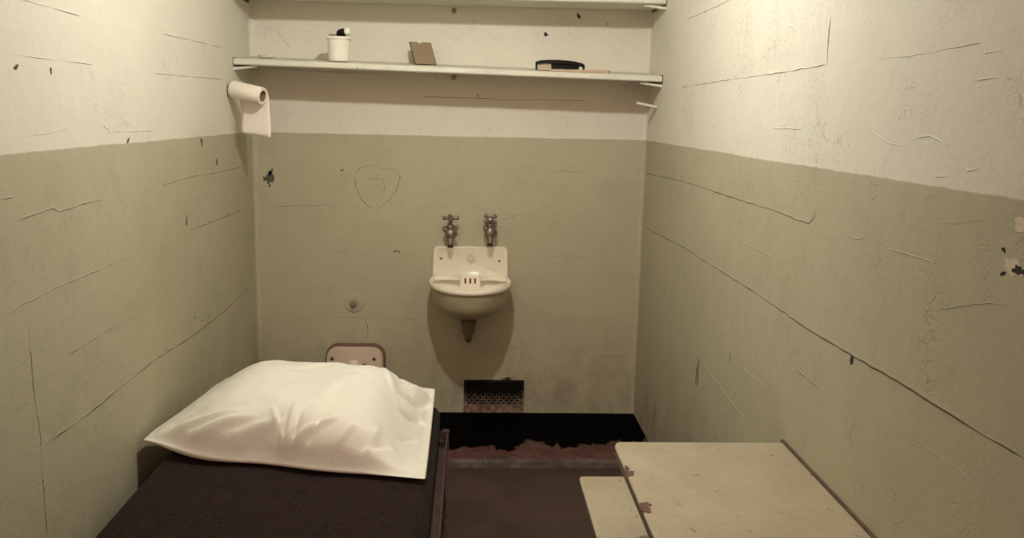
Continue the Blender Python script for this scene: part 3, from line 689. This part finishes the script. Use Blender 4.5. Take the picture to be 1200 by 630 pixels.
# ---------------------------------------------------------------- taps
def tap(x, z, rot, tilt, label, hz):
    r = thing('tap', (x, 0, z), label, 'tap', 'basin taps')
    yb = -.060
    bm = bmesh.new()
    lathe(bm, (x, .0, z), (0, -1, 0), [(0, .024), (.004, .024), (.008, .016), (.030, .0145), (.045, .016)], 24)      # shank out of the wall
    lathe(bm, (x, yb, z+.030), (0, -.05, -1), [(0, .010), (.004, .0155), (.012, .016), (.015, .0135), (.018, .0135), (.024, .019), (.036, .0225), (.048, .0205), (.058, .016), (.066, .0135)], 24)
    tube(bm, [(x, yb-.004, z-.018), (x, yb-.009, z-.030), (x, yb-.013, z-.040), (x, yb-.014, z-.048)], [.0155, .0135, .0115, .0105], 18)
    for s in (-1, 1): lathe(bm, (x+s*.014, yb, z+.000-.008*s), (s, 0, 0), [(0, .010), (.011, .009), (.014, .006)], 14)
    obj('body', bm, M_TAP, r, angle=40)
    bm = bmesh.new(); lathe(bm, (x, yb-.014, z-.047), (0, 0, -1), [(0, .0112), (.011, .0112), (.012, .008)], 18); obj('outlet', bm, M_IRON, r)
    bm = bmesh.new(); axis = Vector((0, -math.sin(tilt), math.cos(tilt))); b = Vector((x, yb, z+.028))
    lathe(bm, b, axis, [(0, .007), (hz-.002, .007), (hz+.001, .011), (hz+.010, .011), (hz+.014, .006)], 18)
    u, w = frame(axis); c = b + axis*(hz+.005)
    for k in range(4):
        a = rot + k*math.pi/2; d = u*math.cos(a)+w*math.sin(a)
        tube(bm, [c, c+d*.014, c+d*.021, c+d*.027, c+d*.0315], [.0066, .0058, .0080, .0088, .0050], 12)
    obj('cross_handle', bm, M_TAP, r)
tap(.002, .779, .12, .12, 'left brass tap with a flat cross handle above the wash basin', .022)
tap(.155, .787, .75, .55, 'right brass tap with its cross handle tipped forward above the wash basin', .016)

# ================================================================ VENT GRILLE
vent = thing('vent_grille', (.183, 0, .03), 'dark diamond mesh vent grille low in the back wall under the wash basin', 'vent')
t = NT('rust_and_shade_grille'); f = t.ramp(t.math('ADD', t.z(), t.ramp(t.noise(30, 5, .7), .3, .7, -.016, .016)), .075, .120)  # rust colours, with shaded top and lit foot painted in by height
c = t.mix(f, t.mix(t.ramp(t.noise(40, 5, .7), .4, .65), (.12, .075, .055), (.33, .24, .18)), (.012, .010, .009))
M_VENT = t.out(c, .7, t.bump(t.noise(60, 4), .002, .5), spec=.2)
bm = bmesh.new(); gx0, gx1, gz0, gz1 = .061, .306, .032, .169
for a in ((gx0, gx0+.010, gz0, gz1), (gx1-.010, gx1, gz0, gz1), (gx0+.010, gx1-.010, gz1-.010, gz1), (gx0+.010, gx1-.010, gz0, gz0+.034)):
    box(bm, a[0], a[1], -.007, -.0006, a[2], a[3])
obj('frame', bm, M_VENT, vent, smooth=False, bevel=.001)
bm = bmesh.new(); ix0, ix1, iz0, iz1 = gx0+.010, gx1-.010, gz0+.034, gz1-.010
def bar(bm, c, s):                                     # line x*s + z = c clipped to the opening
    pts = []
    for x in (ix0, ix1):
        z = c - s*x
        if iz0 <= z <= iz1: pts.append((x, z))
    for z in (iz0, iz1):
        x = (c-z)/s
        if ix0 < x < ix1: pts.append((x, z))
    if len(pts) < 2 or math.dist(pts[0], pts[1]) < .006: return
    (xa, za), (xb, zb) = pts[:2]; d = Vector((xb-xa, 0, zb-za)).normalized(); p = Vector((-d.z, 0, d.x))*.0034
    A = Vector((xa, -.0050, za)); B_ = Vector((xb, -.0050, zb)); y = Vector((0, .0025, 0))
    hexa(bm, [A-p, A+p, A+p+y, A-p+y, B_-p, B_+p, B_+p+y, B_-p+y])
st = .0235; k = -40
for s in (-1, 1):
    for k in range(-60, 60):
        c0 = k*st; bar(bm, c0, s)
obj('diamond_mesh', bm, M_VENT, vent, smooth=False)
bm = bmesh.new()
box(bm, VX0+.0005, VX1-.0005, .098, .110, VZ0+.0005, VZ1-.0005)
for a in ((VX0+.0005, VX0+.002, VZ0+.0005, VZ1-.0005), (VX1-.002, VX1-.0005, VZ0+.0005, VZ1-.0005)): box(bm, a[0], a[1], .001, .098, a[2], a[3])
for a in ((VZ0+.0005, VZ0+.002), (VZ1-.002, VZ1-.0005)): box(bm, VX0+.002, VX1-.002, .001, .098, a[0], a[1])
obj('duct', bm, M_HOLE, vent, smooth=False)

# ================================================================ TOILET
tl = thing('toilet', (-.375, -.2, 0), 'pinkish white enamel toilet back plate showing behind the pillow on the back wall', 'toilet')
bm = bmesh.new(); ol = rrect(-.490, -.254, .06, .3165, .050, 8, rb=.02)
loft(bm, [[(x, -.0006, z) for x, z in ol], [(x, -.014, z) for x, z in ol], [(-.373+(x+.373)*.985, -.0155, .19+(z-.19)*.985) for x, z in ol]])
obj('gap_shade_plate', bm, M_GAP, tl, angle=40)  # reddish plate added as the shadow gap round the back plate
bm = bmesh.new(); ol = rrect(-.486, -.262, .07, .306, .044, 8, rb=.02)
loft(bm, [[(x, -.0156, z) for x, z in ol], [(x, -.034, z) for x, z in ol], [(-.374+(x+.374)*.97, -.040, .19+(z-.19)*.975) for x, z in ol], [(-.374+(x+.374)*.9, -.041, .19+(z-.19)*.93) for x, z in ol]])
obj('back_plate', bm, M_PORC_PINK, tl, angle=50)
for x in (-.462, -.296):
    bm = bmesh.new(); lathe(bm, (x, -.040, .262), (0, -1, 0), [(0, .0065), (.003, .0065), (.005, .003)], 14); obj('bolt', bm, M_IRON, tl)
bm = bmesh.new(); lathe(bm, (-.376, -.040, .236), (0, -1, 0), [(0, .022), (.004, .022), (.010, .018), (.035, .017), (.038, .012)], 24); obj('inlet_boss', bm, M_PORC, tl)
bm = bmesh.new(); lathe(bm, (-.335, -.0405, .234), (0, -1, 0), [(0, .010), (.003, .010), (.005, .006)], 18); obj('hole_plug', bm, M_IRON, tl)
def bowl_ring(rx, ry, z, yc): return [(-.375+rx*math.cos(a), yc+ry*math.sin(a), z) for a in (2*math.pi*k/40 for k in range(40))]
bm = bmesh.new()
loft(bm, [bowl_ring(.09, .12, .0, -.22), bowl_ring(.085, .11, .03, -.22), bowl_ring(.08, .10, .08, -.22), bowl_ring(.12, .14, .13, -.235), bowl_ring(.155, .185, .175, -.25), bowl_ring(.165, .195, .192, -.25), bowl_ring(.163, .193, .198, -.25), bowl_ring(.12, .15, .198, -.25), bowl_ring(.11, .14, .18, -.25), bowl_ring(.07, .09, .11, -.25), bowl_ring(.02, .03, .09, -.25)])
obj('bowl', bm, M_PORC, tl, angle=60)
# flush button on the wall
fb = thing('flush_button', (-.379, 0, .480), 'round painted flush button with raised rings on the back wall above the toilet', 'button')
bm = bmesh.new(); lathe(bm, (-.379, .0, .480), (0, -1, 0), [(0, .036), (.003, .036), (.0055, .0325), (.0045, .029), (.0045, .024), (.009, .022), (.009, .018), (.006, .0165)], 40); obj('rosette', bm, M_WALL, fb, angle=30)
bm = bmesh.new(); lathe(bm, (-.379, -.005, .479), (0, -1, 0), [(0, .0125), (.008, .0125), (.010, .009), (.020, .0075), (.022, .005)], 24); obj('button', bm, simple('worn_button', (.24, .20, .16), .45), fb)

# ================================================================ LAMP (just above the picture)
lp = thing('pendant_lamp', (LAMP.x, LAMP.y, H), 'small black lamp with a glowing bulb hanging on a cord from the cell ceiling', 'lamp')
bm = bmesh.new(); tube(bm, [(LAMP.x, LAMP.y, H-.002), (LAMP.x, LAMP.y, LAMP.z+.090)], .004, 10); lathe(bm, (LAMP.x, LAMP.y, H-.0005), (0, 0, -1), [(0, .045), (.012, .04), (.018, .01)], 24); obj('cord', bm, M_IRON, lp)
A = LAMP_AXIS; R1 = .035  # unseen half-dome bulb and holder, shaped to dim the side walls
bm = bmesh.new(); lathe(bm, (LAMP.x, LAMP.y, LAMP.z+.092), (0, 0, -1), [(0, .006), (.006, .013), (.030, .014)], 20)
lathe(bm, LAMP - A*.085, A, [(0, .014), (.012, .022), (.050, .026), (.080, R1+.002), (.085, R1+.002), (.085, R1), (.080, R1-.003)], 32); obj('lamp_holder', bm, M_BLACK, lp)
t = NT('glowing_bulb'); t.out((1, 1, 1), .3); t.b.inputs['Emission Color'].default_value = (*LAMP_COLOR, 1); t.b.inputs['Emission Strength'].default_value = LAMP_STRENGTH
bm = bmesh.new(); lathe(bm, LAMP, A, [(R1*math.sin(a), R1*math.cos(a)) for a in (math.radians(q) for q in range(0, 91, 10))], 28, caps=(True, False))
obj('bulb', bm, t.m, lp)
